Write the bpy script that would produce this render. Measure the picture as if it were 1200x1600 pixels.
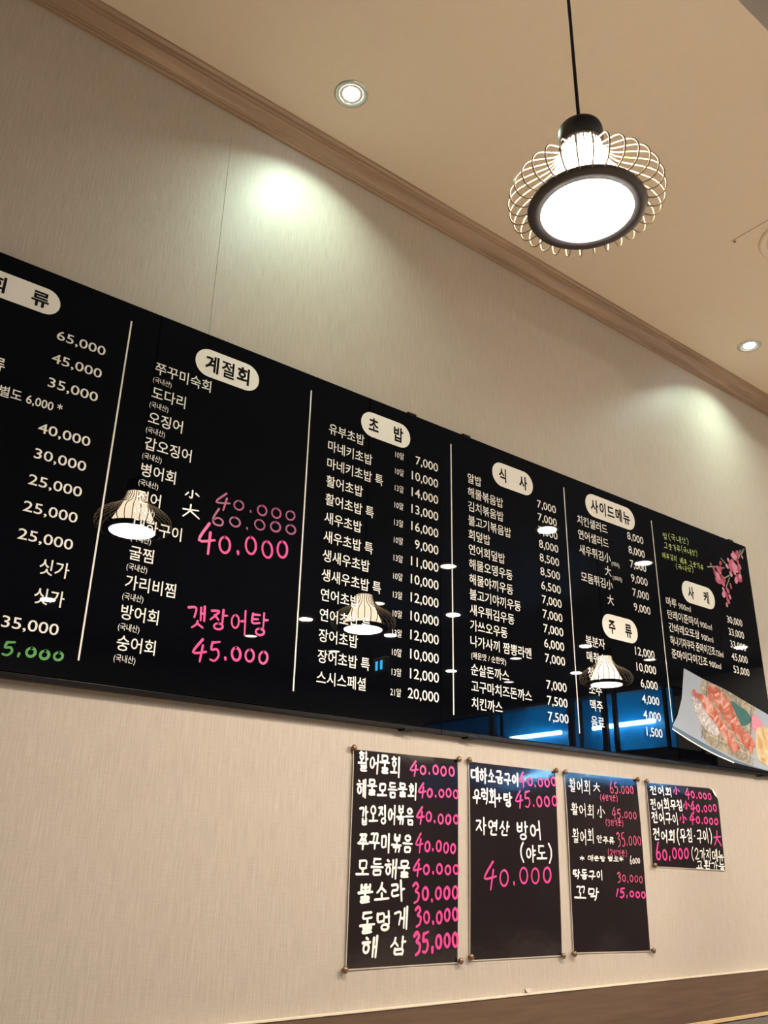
import bpy, bmesh, math, random
from mathutils import Vector, Matrix

for o in list(bpy.data.objects):
    bpy.data.objects.remove(o)
C = bpy.context.scene.collection
random.seed(7)
PI = math.pi

# ------------------------------------------------------------------ camera
EYE = 1.25                                   # camera height; the menu wall is the plane y = 0
cam_d = bpy.data.cameras.new('camera')
cam = bpy.data.objects.new('camera', cam_d); C.objects.link(cam)
cam_d.sensor_fit = 'HORIZONTAL'; cam_d.sensor_width = 36.0
cam_d.lens = 36.0 * 1326.39 / 1200.0
cam_d.clip_start = 0.02; cam_d.clip_end = 60
rx = Vector((0.79456954, -0.60683179, 0.02035725))
ry = -Vector((0.24344332, 0.28768495, -0.92626817))
rz = -Vector((0.5562325, 0.74094031, 0.37631484))
M = Matrix((rx, ry, rz)).transposed().to_4x4()
M.translation = Vector((0, -1.5, EYE))
cam.matrix_world = M
bpy.context.scene.camera = cam

# ------------------------------------------------------------------ world, exposure
w = bpy.data.worlds.new('dim_room'); bpy.context.scene.world = w
w.use_nodes = True
w.node_tree.nodes['Background'].inputs[0].default_value = (0.9, 0.8, 0.7, 1)
w.node_tree.nodes['Background'].inputs[1].default_value = 0.05
vs = bpy.context.scene.view_settings
vs.view_transform = 'Standard'; vs.look = 'None'; vs.gamma = 1; vs.use_curve_mapping = False
vs.exposure = 0.36

PENDANT_W = 10.5       # light of one pendant (W)
DOWN_W = 2.0           # small spots beside the menu wall
ROOM_W = 20.0          # larger round fittings further in the room
WARM = (1.0, 0.84, 0.68); COOL = (0.74, 1.0, 0.82)
PETALS = [[2.4716, 0.9219, 0.0013, 0.0059, 0.8, 1], [2.4863, 0.9121, -0.0017, -0.0078, 0.8, 1], [2.5309, 0.9388, 0.0061, 0.006, 0.8, 1], [2.5153, 0.9109, 0.0112, -0.0126, 0.6, 0], [2.4945, 0.8934, 0.0095, -0.0129, 0.6, 1], [2.5285, 0.9213, 0.0086, -0.0038, 0.7, 1], [2.5087, 0.8741, -0.0212, 0.0011, 0.6, 0], [2.536, 0.8854, 0.0105, -0.0091, 0.7, 1], [2.5292, 0.8691, 0.0109, -0.0071, 0.7, 0], [2.5057, 0.8883, 0.0099, -0.0109, 0.7, 2], [2.6247, 0.9925, -0.0079, 0.0079, 0.7, 0], [2.6455, 0.9972, 0.0094, 0.012, 0.7, 1], [2.6222, 0.9822, 0.0188, -0.0036, 0.6, 2], [2.5819, 0.9616, -0.0015, 0.0073, 0.8, 2], [2.5696, 0.9359, -0.0081, 0.0058, 0.7, 2], [2.6009, 0.9466, -0.0115, -0.0216, 0.7, 0], [2.6193, 0.9429, 0.0167, -0.0118, 0.7, 2], [2.6478, 0.953, 0.0074, -0.01, 0.7, 0], [2.5865, 0.913, 0.0042, -0.0096, 0.8, 2], [2.6116, 0.924, 0.001, -0.0093, 0.8, 2], [2.639, 0.9704, 0.0084, -0.0059, 0.7, 1], [2.6404, 0.9359, 0.0084, -0.0059, 0.7, 1], [2.6741, 0.993, 0.0035, -0.0061, 0.6, 2], [2.6335, 0.9076, 0.0196, 0.0003, 0.7, 1], [2.6146, 0.8961, -0.0061, -0.0117, 0.7, 2], [2.6418, 0.9151, 0.0084, 0.0076, 0.7, 2], [2.5272, 0.8464, -0.0047, 0.0065, 0.8, 2], [2.5524, 0.8478, 0.0076, -0.0078, 0.7, 0], [2.5265, 0.8297, -0.0087, -0.0108, 0.7, 2], [2.5418, 0.8291, 0.0039, -0.0103, 0.6, 1], [2.5601, 0.8271, 0.0027, -0.0087, 0.7, 2], [2.5467, 0.8098, 0.0075, -0.0077, 0.7, 0], [2.5355, 0.7949, -0.0004, -0.0083, 0.7, 2], [2.5742, 0.8671, 0.0022, -0.0108, 0.5, 1]]
STEMS = [[[2.5368, 0.9581], [2.5619, 0.9437]], [[2.4489, 0.9076], [2.4876, 0.918], [2.5192, 0.9211], [2.5516, 0.9263]], [[2.5299, 0.886], [2.5501, 0.892], [2.5751, 0.9048]], [[2.5771, 0.8996], [2.5629, 0.8797], [2.5448, 0.8555]], [[2.6963, 1.0287], [2.676, 1.0141], [2.6479, 0.9802]], [[2.667, 1.0179], [2.6624, 0.9991]]]
LEAF = [[2.6963, 1.0287], [2.6856, 1.0123], [2.6706, 0.9991], [2.6684, 1.0104]]
SUSHI = {'plate': [[2.251, 0.5438], [2.3456, 0.5244], [2.4617, 0.5066], [2.5808, 0.4793], [2.6932, 0.4546], [2.7723, 0.4355], [2.72, 0.2568], [2.6425, 0.2709], [2.5606, 0.2826], [2.4585, 0.2953], [2.3107, 0.3293], [2.235, 0.3482], [2.1638, 0.3662], [2.1923, 0.397], [2.2228, 0.4498]], 'mat': [[2.3428, 0.5241], [2.4056, 0.5143], [2.4617, 0.5066], [2.5808, 0.4793], [2.624, 0.4674], [2.591, 0.4235], [2.561, 0.2842], [2.471, 0.2994], [2.3217, 0.3303], [2.2971, 0.368], [2.3438, 0.4356], [2.3227, 0.4939]], 'leaf': [[2.4831, 0.4728], [2.5283, 0.4632], [2.5729, 0.4482], [2.5847, 0.4228], [2.5309, 0.4008], [2.5123, 0.4218]], 'rice': [[2.2751, 0.4593], [2.3154, 0.4578], [2.3551, 0.4369], [2.3809, 0.4016], [2.3967, 0.3715], [2.3711, 0.3565], [2.3205, 0.3765], [2.2854, 0.4165]], 'shrimpa': [[2.2755, 0.4751], [2.2912, 0.4867], [2.3029, 0.477], [2.33, 0.4755], [2.3607, 0.4632], [2.3997, 0.4355], [2.4272, 0.4064], [2.46, 0.3745], [2.4826, 0.3478], [2.5017, 0.3304], [2.4764, 0.3219], [2.4804, 0.3144], [2.4529, 0.3199], [2.4205, 0.3517], [2.3795, 0.3951], [2.3411, 0.4226], [2.3147, 0.4545], [2.2846, 0.4668]], 'shrimpb': [[2.3663, 0.5027], [2.3829, 0.5147], [2.4151, 0.5057], [2.4521, 0.4905], [2.4819, 0.4677], [2.5026, 0.4306], [2.524, 0.3969], [2.5557, 0.3804], [2.5905, 0.351], [2.5746, 0.3366], [2.5589, 0.3224], [2.5073, 0.3533], [2.4675, 0.3816], [2.4302, 0.4196], [2.3924, 0.454], [2.3614, 0.4665]], 'tail': [[2.5215, 0.3869], [2.5566, 0.3838], [2.5869, 0.3605], [2.5848, 0.3408], [2.542, 0.35], [2.5136, 0.3667]], 'egg': [[2.6091, 0.3988], [2.6501, 0.4129], [2.7106, 0.402], [2.7578, 0.3862], [2.7278, 0.2835], [2.648, 0.2907], [2.5969, 0.3062], [2.5905, 0.351]], 'flower': [[2.5954, 0.4406], [2.6263, 0.4406], [2.6511, 0.4163], [2.6056, 0.3852], [2.5857, 0.4031]], 'rimblue': [[2.1637, 0.3653], [2.2348, 0.3473], [2.3105, 0.3284], [2.4585, 0.2953], [2.5604, 0.2817], [2.6422, 0.2696], [2.72, 0.2568], [2.7133, 0.2336], [2.5834, 0.2779], [2.4563, 0.2858], [2.3075, 0.3138], [2.2322, 0.3338], [2.1596, 0.3568]]}
RIM = [[2.1596, 0.3568], [2.2322, 0.3338], [2.3075, 0.3138], [2.3699, 0.3006], [2.4563, 0.2858]]
SLATS = [[[2.3673, 0.5208], [2.35, 0.4651]], [[2.447, 0.5064], [2.4365, 0.4853]], [[2.5165, 0.4884], [2.5115, 0.4679]], [[2.5971, 0.4711], [2.5453, 0.2926]], [[2.3946, 0.3619], [2.3839, 0.3265]], [[2.315, 0.376], [2.3002, 0.3437]]]
STRIPES = [[[2.3411, 0.4226], [2.3622, 0.4441]], [[2.3752, 0.401], [2.3989, 0.4194]], [[2.4039, 0.3785], [2.4301, 0.3939]], [[2.3982, 0.4806], [2.4232, 0.4903]], [[2.4362, 0.4461], [2.4699, 0.4663]], [[2.4678, 0.4074], [2.5009, 0.4239]]]
BOARD_HAND = [['쌀(국내산)', 'Y', 2.2, 2.219, 0.9517, 0.1405, 0.0218, 0.081], ['고춧가루(국내산)', 'Y', 2.2, 2.2205, 0.9197, 0.1799, 0.0213, 0.068], ['배추김치 배추,고춧가루', 'Y', 2.2, 2.2038, 0.8857, 0.2202, 0.0194, 0.017], ['(국내산)', 'Y', 2.2, 2.2688, 0.863, 0.0984, 0.0173, 0.07], ['小', 'W', 2.8, 0.6168, 0.6535, 0.0306, 0.0154, 0.128], ['大', 'W', 2.8, 0.6152, 0.6119, 0.0368, 0.0256, 0.079], ['40.000', 'D', 3.6, 0.6837, 0.6517, 0.1901, 0.0365, 0.08], ['60.000', 'D', 3.6, 0.6788, 0.613, 0.2004, 0.0362, 0.112], ['40.000', 'P', 5, 0.6568, 0.5518, 0.2081, 0.0531, 0.121], ['갯장어탕', 'P', 4, 0.6514, 0.3939, 0.1734, 0.0442, 0.074], ['45.000', 'P', 4.5, 0.6682, 0.3383, 0.1636, 0.0369, 0.086], ['35,000', 'G', 4, 0.3104, 0.2963, 0.1224, 0.0208, 0.018]]
PINS = [['p1', 1.0557, 0.2099], ['p1', 1.3494, 0.2096], ['p1', 1.0517, -0.201], ['p1', 1.3473, -0.199], ['p2', 1.3815, 0.2107], ['p2', 1.6751, 0.2085], ['p2', 1.3775, -0.1931], ['p2', 1.6654, -0.2028], ['p3', 1.7087, 0.2067], ['p3', 1.9984, 0.2081], ['p3', 1.7035, -0.2004], ['p3', 2.0011, -0.2049], ['p4', 2.037, 0.2056], ['p4', 2.0388, -0.0061]]
POSTER_HAND = [['p1', '활어물회', 'W', 5, 1.0702, 0.1642, 0.1106, 0.0376, -0.017], ['p1', '40.000', 'P', 5, 1.2099, 0.1692, 0.129, 0.0266, 0.02], ['p1', '해물모듬물회', 'W', 5, 1.0676, 0.1164, 0.1592, 0.0312, 0.009], ['p1', '40.000', 'P', 5, 1.2318, 0.123, 0.1178, 0.0248, 0.022], ['p1', '갑오징어볶음', 'W', 5, 1.0772, 0.0622, 0.1404, 0.036, 0.02], ['p1', '40.000', 'P', 5, 1.2256, 0.0713, 0.123, 0.0267, -0.012], ['p1', '쭈꾸미볶음', 'W', 5, 1.0747, 0.0154, 0.1374, 0.0333, -0.054], ['p1', '40.000', 'P', 5, 1.2229, 0.014, 0.1161, 0.0293, -0.021], ['p1', '모듬해물', 'W', 5, 1.0739, -0.0362, 0.1338, 0.0325, -0.016], ['p1', '40.000', 'P', 5, 1.2171, -0.0333, 0.1306, 0.0274, 0.014], ['p1', '뿔소라', 'W', 5.5, 1.0802, -0.0853, 0.1158, 0.0351, 0.045], ['p1', '30.000', 'P', 6, 1.2176, -0.0847, 0.1287, 0.0334, 0.043], ['p1', '돌멍게', 'W', 5.5, 1.0866, -0.1398, 0.1195, 0.0376, 0.061], ['p1', '30.000', 'P', 6, 1.2259, -0.1298, 0.1192, 0.0339, 0.07], ['p1', '해 삼', 'W', 5.5, 1.0924, -0.1799, 0.1082, 0.0319, -0.033], ['p1', '35,000', 'P', 7, 1.2248, -0.1802, 0.1203, 0.0364, 0.079], ['p2', '대하소금구이', 'W', 5, 1.3903, 0.1653, 0.1525, 0.0286, -0.008], ['p2', '40.000', 'P', 5, 1.5444, 0.1642, 0.1319, 0.0281, 0.044], ['p2', '우럭회', 'W', 5, 1.3935, 0.1164, 0.071, 0.0354, -0.04], ['p2', '+', 'W', 5, 1.4663, 0.1222, 0.0187, 0.017, 0.05], ['p2', '탕', 'W', 5, 1.4893, 0.1148, 0.0267, 0.0321, -0.032], ['p2', '45.000', 'P', 5, 1.5289, 0.1167, 0.1471, 0.0321, 0.048], ['p2', '자연산', 'W', 5, 1.3993, 0.0553, 0.1028, 0.0325, -0.07], ['p2', '방어', 'W', 5, 1.5283, 0.0447, 0.0842, 0.0401, 0.027], ['p2', '(야도)', 'W', 5, 1.5337, -0.0018, 0.1152, 0.0342, 0.005], ['p2', '40.000', 'P', 5.5, 1.4224, -0.0562, 0.2195, 0.0473, 0.031], ['p3', '활어회', 'w', 3, 1.7223, 0.1625, 0.081, 0.0316, -0.019], ['p3', '大', 'w', 3, 1.8156, 0.1678, 0.0251, 0.0202, -0.026], ['p3', '65.000', 'p', 3.3, 1.8816, 0.1663, 0.0977, 0.0273, 0.034], ['p3', '(4인기준)', 'p', 2.2, 1.8382, 0.145, 0.0706, 0.0147, 0.036], ['p3', '활어회', 'w', 3, 1.7234, 0.105, 0.087, 0.0292, -0.005], ['p3', '小', 'w', 3, 1.822, 0.105, 0.0301, 0.027, 0.007], ['p3', '45.000', 'p', 3.3, 1.8809, 0.1053, 0.1002, 0.0234, 0.019], ['p3', '(3인기준)', 'p', 2.2, 1.8514, 0.0856, 0.0719, 0.0145, 0.007], ['p3', '활어회', 'w', 3, 1.7222, 0.0417, 0.0796, 0.0334, -0.0], ['p3', '안주류', 'w', 2.8, 1.8119, 0.0439, 0.0679, 0.0181, -0.05], ['p3', '35.000', 'p', 3.3, 1.8912, 0.0377, 0.1004, 0.0309, 0.054], ['p3', '(2인기준)', 'p', 2.2, 1.8498, 0.0157, 0.0777, 0.0141, -0.022], ['p3', '*', 'w', 2.5, 1.745, 0.0022, 0.0158, 0.0097, 0.014], ['p3', '매운탕', 'w', 2.5, 1.7734, 0.0017, 0.0647, 0.0118, -0.017], ['p3', '별도', 'w', 2.5, 1.8482, 0.0027, 0.0434, 0.012, -0.032], ['p3', '*', 'w', 2.5, 1.8944, 0.0017, 0.016, 0.0101, 0.013], ['p3', '6000', 'w', 2.5, 1.9373, -0.0032, 0.0421, 0.0174, 0.012], ['p3', '딱동구이', 'W', 4, 1.7178, -0.0392, 0.1073, 0.0209, -0.015], ['p3', '30.000', 'p', 3.5, 1.879, -0.0446, 0.106, 0.0228, -0.037], ['p3', '꼬막', 'W', 4.5, 1.7213, -0.0825, 0.084, 0.0281, -0.054], ['p3', '15,000', 'P', 5, 1.8695, -0.0799, 0.1225, 0.0195, -0.032], ['p4', '전어회', 'W', 4, 2.0534, 0.1727, 0.0962, 0.0221, 0.008], ['p4', '小', 'P', 4, 2.1564, 0.1784, 0.0302, 0.0173, 0.055], ['p4', '40.000', 'P', 5, 2.2112, 0.1722, 0.1274, 0.0236, 0.016], ['p4', '전어회무침', 'W', 4, 2.0472, 0.1328, 0.1434, 0.0275, 0.03], ['p4', '小', 'P', 5, 2.1934, 0.1417, 0.0305, 0.0186, 0.046], ['p4', '40.000', 'P', 5, 2.2282, 0.1342, 0.1295, 0.0256, 0.062], ['p4', '전어구이', 'W', 4, 2.0473, 0.098, 0.1148, 0.0284, 0.018], ['p4', '小', 'P', 5, 2.1687, 0.1047, 0.034, 0.0203, 0.037], ['p4', '40.000', 'P', 5, 2.2164, 0.1043, 0.142, 0.023, 0.021], ['p4', '전어회', 'W', 4.5, 2.046, 0.0551, 0.094, 0.03, -0.02], ['p4', '(무침·구이)', 'W', 4, 2.1473, 0.0512, 0.1728, 0.0352, 0.038], ['p4', '大', 'P', 5, 2.3265, 0.0488, 0.0363, 0.0368, 0.023], ['p4', '60,000', 'P', 6, 2.053, 0.0066, 0.1463, 0.0362, 0.051], ['p4', '(2가지메뉴', 'W', 3.5, 2.2084, 0.011, 0.1558, 0.0286, -0.014], ['p4', '교환가능', 'W', 3.5, 2.2312, -0.0149, 0.1359, 0.0219, -0.008]]
CEILING_LIGHTS = [(1.977, -6.037), (3.983, -6.028), (4.007, -2.077), (4.022, -3.083), (4.039, -5.088), (4.229, -4.237), (4.951, -4.069), (4.995, -6.029), (4.995, -5.044), (5.051, -2.097), (6.575, -5.926), (6.659, -4.965), (6.748, -4.072), (7.552, -5.962), (7.703, -5.022), (7.754, -4.041), (7.923, -3.077)]
# ------------------------------------------------------------------ helpers
def tag(o, label=None, cat=None, group=None, kind=None):
    if label: o['label'] = label
    if cat: o['category'] = cat
    if group: o['group'] = group
    if kind: o['kind'] = kind
    return o

def obj(name, bm, mat, parent=None, smooth=False):
    me = bpy.data.meshes.new(name)
    if isinstance(bm, bmesh.types.BMesh):
        bm.to_mesh(me); bm.free()
    else:
        me.from_pydata(bm[0], [], bm[1])
    me.materials.append(mat)
    if smooth:
        for p in me.polygons: p.use_smooth = True
    o = bpy.data.objects.new(name, me); C.objects.link(o)
    if parent: o.parent = parent
    return o

def thing(name, loc, label, cat, group=None):
    o = bpy.data.objects.new(name, None); C.objects.link(o)
    o.location = loc; o.empty_display_size = 0.1
    return tag(o, label, cat, group)

def dup(root, loc, label=None):
    r = root.copy(); C.objects.link(r); r.location = loc
    if label: r['label'] = label
    for ch in list(root.children):
        c = ch.copy(); C.objects.link(c); c.parent = r
        for g in ch.children:
            d = g.copy(); C.objects.link(d); d.parent = c
    return r

def box(bm, x0, x1, y0, y1, z0, z1, bev=0):
    r = bmesh.ops.create_cube(bm, size=1)
    for v in r['verts']:
        v.co = Vector(((x0+x1)/2+v.co.x*(x1-x0), (y0+y1)/2+v.co.y*(y1-y0), (z0+z1)/2+v.co.z*(z1-z0)))
    if bev:
        es = list({e for v in r['verts'] for e in v.link_edges})
        bmesh.ops.bevel(bm, geom=es, offset=bev, segments=2, affect='EDGES', profile=0.6)
    return bm

def lathe(prof, n=48, close=False):
    """prof: list of (r, z) -> surface of revolution about z"""
    vs_, fs = [], []
    for r, z in prof:
        for i in range(n):
            a = 2*PI*i/n; vs_.append((r*math.cos(a), r*math.sin(a), z))
    m = len(prof)
    for j in range(m if close else m-1):
        for i in range(n):
            a = j*n+i; b = j*n+(i+1) % n; k = ((j+1) % m)*n
            fs.append((a, b, k+(i+1) % n, k+i))
    return vs_, fs

def tube(pts, rad, n=8):
    pts = [Vector(p) for p in pts]; vs_, fs = [], []
    up = None
    for i, p in enumerate(pts):
        t = (pts[min(i+1, len(pts)-1)]-pts[max(i-1, 0)]).normalized()
        if up is None:
            up = t.orthogonal().normalized()
        up = (up - t*up.dot(t)).normalized(); s = t.cross(up)
        for k in range(n):
            a = 2*PI*k/n; vs_.append(tuple(p+up*math.cos(a)*rad+s*math.sin(a)*rad))
    for i in range(len(pts)-1):
        for k in range(n):
            fs.append((i*n+k, i*n+(k+1) % n, (i+1)*n+(k+1) % n, (i+1)*n+k))
    fs.append(tuple(range(n))[::-1]); fs.append(tuple((len(pts)-1)*n+k for k in range(n)))
    return vs_, fs

def spline(pts, per=5, closed=False):
    P = [Vector(p) for p in pts]; n = len(P); out = []
    rng = range(n if closed else n-1)
    for i in rng:
        a = P[(i-1) % n] if closed or i > 0 else P[0]
        b = P[i]; c = P[(i+1) % n]
        d = P[(i+2) % n] if closed or i+2 < n else P[-1]
        for k in range(per):
            t = k/per
            out.append(0.5*((2*b)+(c-a)*t+(2*a-5*b+4*c-d)*t*t+(3*b-a-3*c+d)*t*t*t))
    if not closed: out.append(P[-1])
    return out

# ------------------------------------------------------------------ materials
def new_mat(name):
    m = bpy.data.materials.new(name); m.use_nodes = True
    return m, m.node_tree, m.node_tree.nodes['Principled BSDF']

def simple(name, col, rough=0.5, metal=0.0, spec=0.5, var=0.0, scale=30, bump=0.0, bscale=None, coat=0.0):
    m, nt, b = new_mat(name)
    b.inputs['Base Color'].default_value = (*col, 1); b.inputs['Roughness'].default_value = rough
    b.inputs['Metallic'].default_value = metal; b.inputs['Specular IOR Level'].default_value = spec
    b.inputs['Coat Weight'].default_value = coat; b.inputs['Coat Roughness'].default_value = 0.03
    tc = nt.nodes.new('ShaderNodeTexCoord')
    nz = nt.nodes.new('ShaderNodeTexNoise'); nz.inputs['Scale'].default_value = scale; nz.inputs['Detail'].default_value = 5
    nt.links.new(tc.outputs['Object'], nz.inputs['Vector'])
    if var:
        mx = nt.nodes.new('ShaderNodeMixRGB')
        mx.inputs[1].default_value = (*[c*(1-var) for c in col], 1)
        mx.inputs[2].default_value = (*[min(1, c*(1+var)) for c in col], 1)
        nt.links.new(nz.outputs['Fac'], mx.inputs[0]); nt.links.new(mx.outputs[0], b.inputs['Base Color'])
    if bump:
        bp = nt.nodes.new('ShaderNodeBump'); bp.inputs['Strength'].default_value = bump; bp.inputs['Distance'].default_value = 0.002
        n2 = nt.nodes.new('ShaderNodeTexNoise'); n2.inputs['Scale'].default_value = bscale or scale; n2.inputs['Detail'].default_value = 3
        nt.links.new(tc.outputs['Object'], n2.inputs['Vector'])
        nt.links.new(n2.outputs['Fac'], bp.inputs['Height']); nt.links.new(bp.outputs[0], b.inputs['Normal'])
    return m

def emit(name, col, strength, base=(0.9, 0.9, 0.9)):
    m, nt, b = new_mat(name)
    b.inputs['Base Color'].default_value = (*base, 1); b.inputs['Roughness'].default_value = 0.4
    b.inputs['Emission Color'].default_value = (*col, 1); b.inputs['Emission Strength'].default_value = strength
    return m

def wallpaper():
    m, nt, b = new_mat('wallpaper')
    N, L = nt.nodes, nt.links
    tc = N.new('ShaderNodeTexCoord')
    mp = N.new('ShaderNodeMapping'); mp.inputs['Scale'].default_value = (330, 330, 16)
    L.new(tc.outputs['Object'], mp.inputs['Vector'])
    a = N.new('ShaderNodeTexNoise'); a.inputs['Scale'].default_value = 1.0; a.inputs['Detail'].default_value = 4
    L.new(mp.outputs[0], a.inputs['Vector'])
    mp2 = N.new('ShaderNodeMapping'); mp2.inputs['Scale'].default_value = (40, 40, 500)
    L.new(tc.outputs['Object'], mp2.inputs['Vector'])
    c = N.new('ShaderNodeTexNoise'); c.inputs['Scale'].default_value = 1.0; c.inputs['Detail'].default_value = 2
    L.new(mp2.outputs[0], c.inputs['Vector'])
    ad = N.new('ShaderNodeMath'); ad.operation = 'MULTIPLY_ADD'; ad.inputs[1].default_value = 0.35
    L.new(c.outputs['Fac'], ad.inputs[0]); L.new(a.outputs['Fac'], ad.inputs[2])
    big = N.new('ShaderNodeTexNoise'); big.inputs['Scale'].default_value = 1.6; big.inputs['Detail'].default_value = 3
    L.new(tc.outputs['Object'], big.inputs['Vector'])
    cr = N.new('ShaderNodeValToRGB'); e = cr.color_ramp.elements
    e[0].position = 0.35; e[0].color = (0.43, 0.375, 0.315, 1); e[1].position = 0.9; e[1].color = (0.56, 0.50, 0.435, 1)
    L.new(ad.outputs[0], cr.inputs[0])
    mx = N.new('ShaderNodeMixRGB'); mx.blend_type = 'MULTIPLY'; mx.inputs[0].default_value = 0.16
    L.new(cr.outputs[0], mx.inputs[1]); L.new(big.outputs['Fac'], mx.inputs[2])
    L.new(mx.outputs[0], b.inputs['Base Color'])
    bp = N.new('ShaderNodeBump'); bp.inputs['Strength'].default_value = 0.35; bp.inputs['Distance'].default_value = 0.0008
    L.new(ad.outputs[0], bp.inputs['Height'])
    b2 = N.new('ShaderNodeBump'); b2.inputs['Strength'].default_value = 0.25; b2.inputs['Distance'].default_value = 0.02
    L.new(big.outputs['Fac'], b2.inputs['Height']); L.new(b2.outputs[0], bp.inputs['Normal'])
    L.new(bp.outputs[0], b.inputs['Normal'])
    b.inputs['Roughness'].default_value = WALL_ROUGH; b.inputs['Specular IOR Level'].default_value = 0.5
    return m

def wood(name, c0, c1, rough=0.45, stretch=(3, 60, 60)):
    m, nt, b = new_mat(name); N, L = nt.nodes, nt.links
    tc = N.new('ShaderNodeTexCoord'); mp = N.new('ShaderNodeMapping'); mp.inputs['Scale'].default_value = stretch
    L.new(tc.outputs['Object'], mp.inputs['Vector'])
    a = N.new('ShaderNodeTexNoise'); a.inputs['Scale'].default_value = 1; a.inputs['Detail'].default_value = 6; a.inputs['Distortion'].default_value = 0.6
    L.new(mp.outputs[0], a.inputs['Vector'])
    cr = N.new('ShaderNodeValToRGB'); e = cr.color_ramp.elements
    e[0].position = 0.32; e[0].color = (*c0, 1); e[1].position = 0.68; e[1].color = (*c1, 1)
    L.new(a.outputs['Fac'], cr.inputs[0]); L.new(cr.outputs[0], b.inputs['Base Color'])
    bp = N.new('ShaderNodeBump'); bp.inputs['Strength'].default_value = 0.15; bp.inputs['Distance'].default_value = 0.001
    L.new(a.outputs['Fac'], bp.inputs['Height']); L.new(bp.outputs[0], b.inputs['Normal'])
    b.inputs['Roughness'].default_value = rough
    return m

WALL_ROUGH = 0.5
MW = wallpaper()
M_ceil = simple('ceiling_paper', (0.80, 0.69, 0.55), 0.7, var=0.03, scale=40, bump=0.12, bscale=220)
M_crown = wood('crown_wood', (0.28, 0.185, 0.12), (0.44, 0.305, 0.205), 0.42)
M_rail = wood('rail_wood', (0.085, 0.048, 0.028), (0.125, 0.072, 0.042), 0.6, (5, 90, 90))
M_lip = wood('lip_wood', (0.55, 0.38, 0.2), (0.7, 0.52, 0.3), 0.4)
M_cream = simple('paper_edge', (0.66, 0.58, 0.46), 0.6, var=0.05)
M_bench = simple('grey_leatherette', (0.10, 0.095, 0.09), 0.5, var=0.1, scale=60, bump=0.3, bscale=400)
M_floor = simple('floor_tile', (0.55, 0.48, 0.40), 0.35, var=0.1, scale=6)
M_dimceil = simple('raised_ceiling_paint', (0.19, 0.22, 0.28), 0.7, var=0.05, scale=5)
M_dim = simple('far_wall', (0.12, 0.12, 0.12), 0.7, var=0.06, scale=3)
M_board = simple('black_acrylic', (0.0012, 0.0016, 0.003), 0.008, spec=0.28)
M_core = simple('black_backing', (0.003, 0.003, 0.004), 0.3, spec=0.15)
M_white = simple('white_vinyl', (0.88, 0.87, 0.83), 0.012, spec=0.28)
M_pill = simple('white_print', (0.92, 0.91, 0.86), 0.012, spec=0.28)
M_black = simple('black_print', (0.005, 0.005, 0.006), 0.012)
M_wmark = simple('white_marker', (0.93, 0.91, 0.88), 0.3, var=0.05, scale=200)
M_wthin = simple('white_chalk_marker', (0.80, 0.76, 0.74), 0.35, var=0.2, scale=300)
M_pink = simple('pink_marker', (0.74, 0.06, 0.29), 0.3, var=0.15, scale=220)
M_pinkd = simple('faded_pink_marker', (0.55, 0.07, 0.17), 0.4, var=0.25, scale=260)
M_pinkdull = simple('thin_pink_marker', (0.33, 0.06, 0.17), 0.4, var=0.3, scale=260)
M_green = simple('green_marker', (0.06, 0.32, 0.06), 0.4, var=0.3, scale=200)
M_yg = simple('yellow_green_marker', (0.42, 0.55, 0.12), 0.4, var=0.3, scale=300)
M_paper = simple('laminated_black_paper', (0.013, 0.009, 0.011), 0.10, spec=0.5, bump=0.35, bscale=9)
M_lam = simple('laminate_film', (0.50, 0.45, 0.38), 0.12, spec=0.6)
M_pin = simple('bronze_pin', (0.20, 0.12, 0.07), 0.35, metal=0.6, var=0.2)
M_dark = simple('black_metal', (0.02, 0.019, 0.02), 0.4, spec=0.5)
M_ring = simple('dark_lamp_ring', (0.07, 0.062, 0.068), 0.5)
M_wire = simple('bronze_wire', (0.40, 0.33, 0.25), 0.38, metal=0.5)
M_shade = emit('frosted_glass', (1.0, 0.80, 0.57), 32.0)
M_disc = emit('pendant_diffuser', (1.0, 0.93, 0.80), 60.0)
M_dl = emit('spot_lens', (0.9, 1.0, 0.95), 30.0)
M_rl = emit('round_light_lens', (1.0, 0.93, 0.80), 40.0)
M_chrome = simple('satin_chrome', (0.62, 0.66, 0.64), 0.3, metal=0.7)
M_whitep = simple('white_plastic', (0.62, 0.57, 0.49), 0.5, var=0.03)
M_blue = emit('blue_lit_panel', (0.0, 0.20, 0.70), 0.5, (0.01, 0.30, 0.70))
M_tube = emit('light_tube', (0.50, 0.88, 1.0), 320.0)
M_cyan = emit('small_blue_lamp', (0.0, 0.5, 1.0), 26.0)
M_glass, nt, b = new_mat('tank_glass')
b.inputs['Transmission Weight'].default_value = 1; b.inputs['Roughness'].default_value = 0.0; b.inputs['IOR'].default_value = 1.05
b.inputs['Base Color'].default_value = (0.8, 0.93, 1, 1)

# ------------------------------------------------------------------ setting
Z = lambda rel: EYE + rel
CEIL = Z(1.7528); EDGE_Y = -0.910; RAISE = 0.28
X0, X1, Y1 = -3.0, 8.6, -7.2
bm = bmesh.new(); box(bm, X0, X1, 0.0, 0.12, 0, CEIL+RAISE+0.1)
wb = tag(obj('wall_back', bm, MW), kind='structure')
bm = bmesh.new(); box(bm, 0.6355, 0.6375, -0.0006, 0.0005, 1.31+0.98, CEIL-0.061)
obj('seam', bm, MW, wb)
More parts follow.
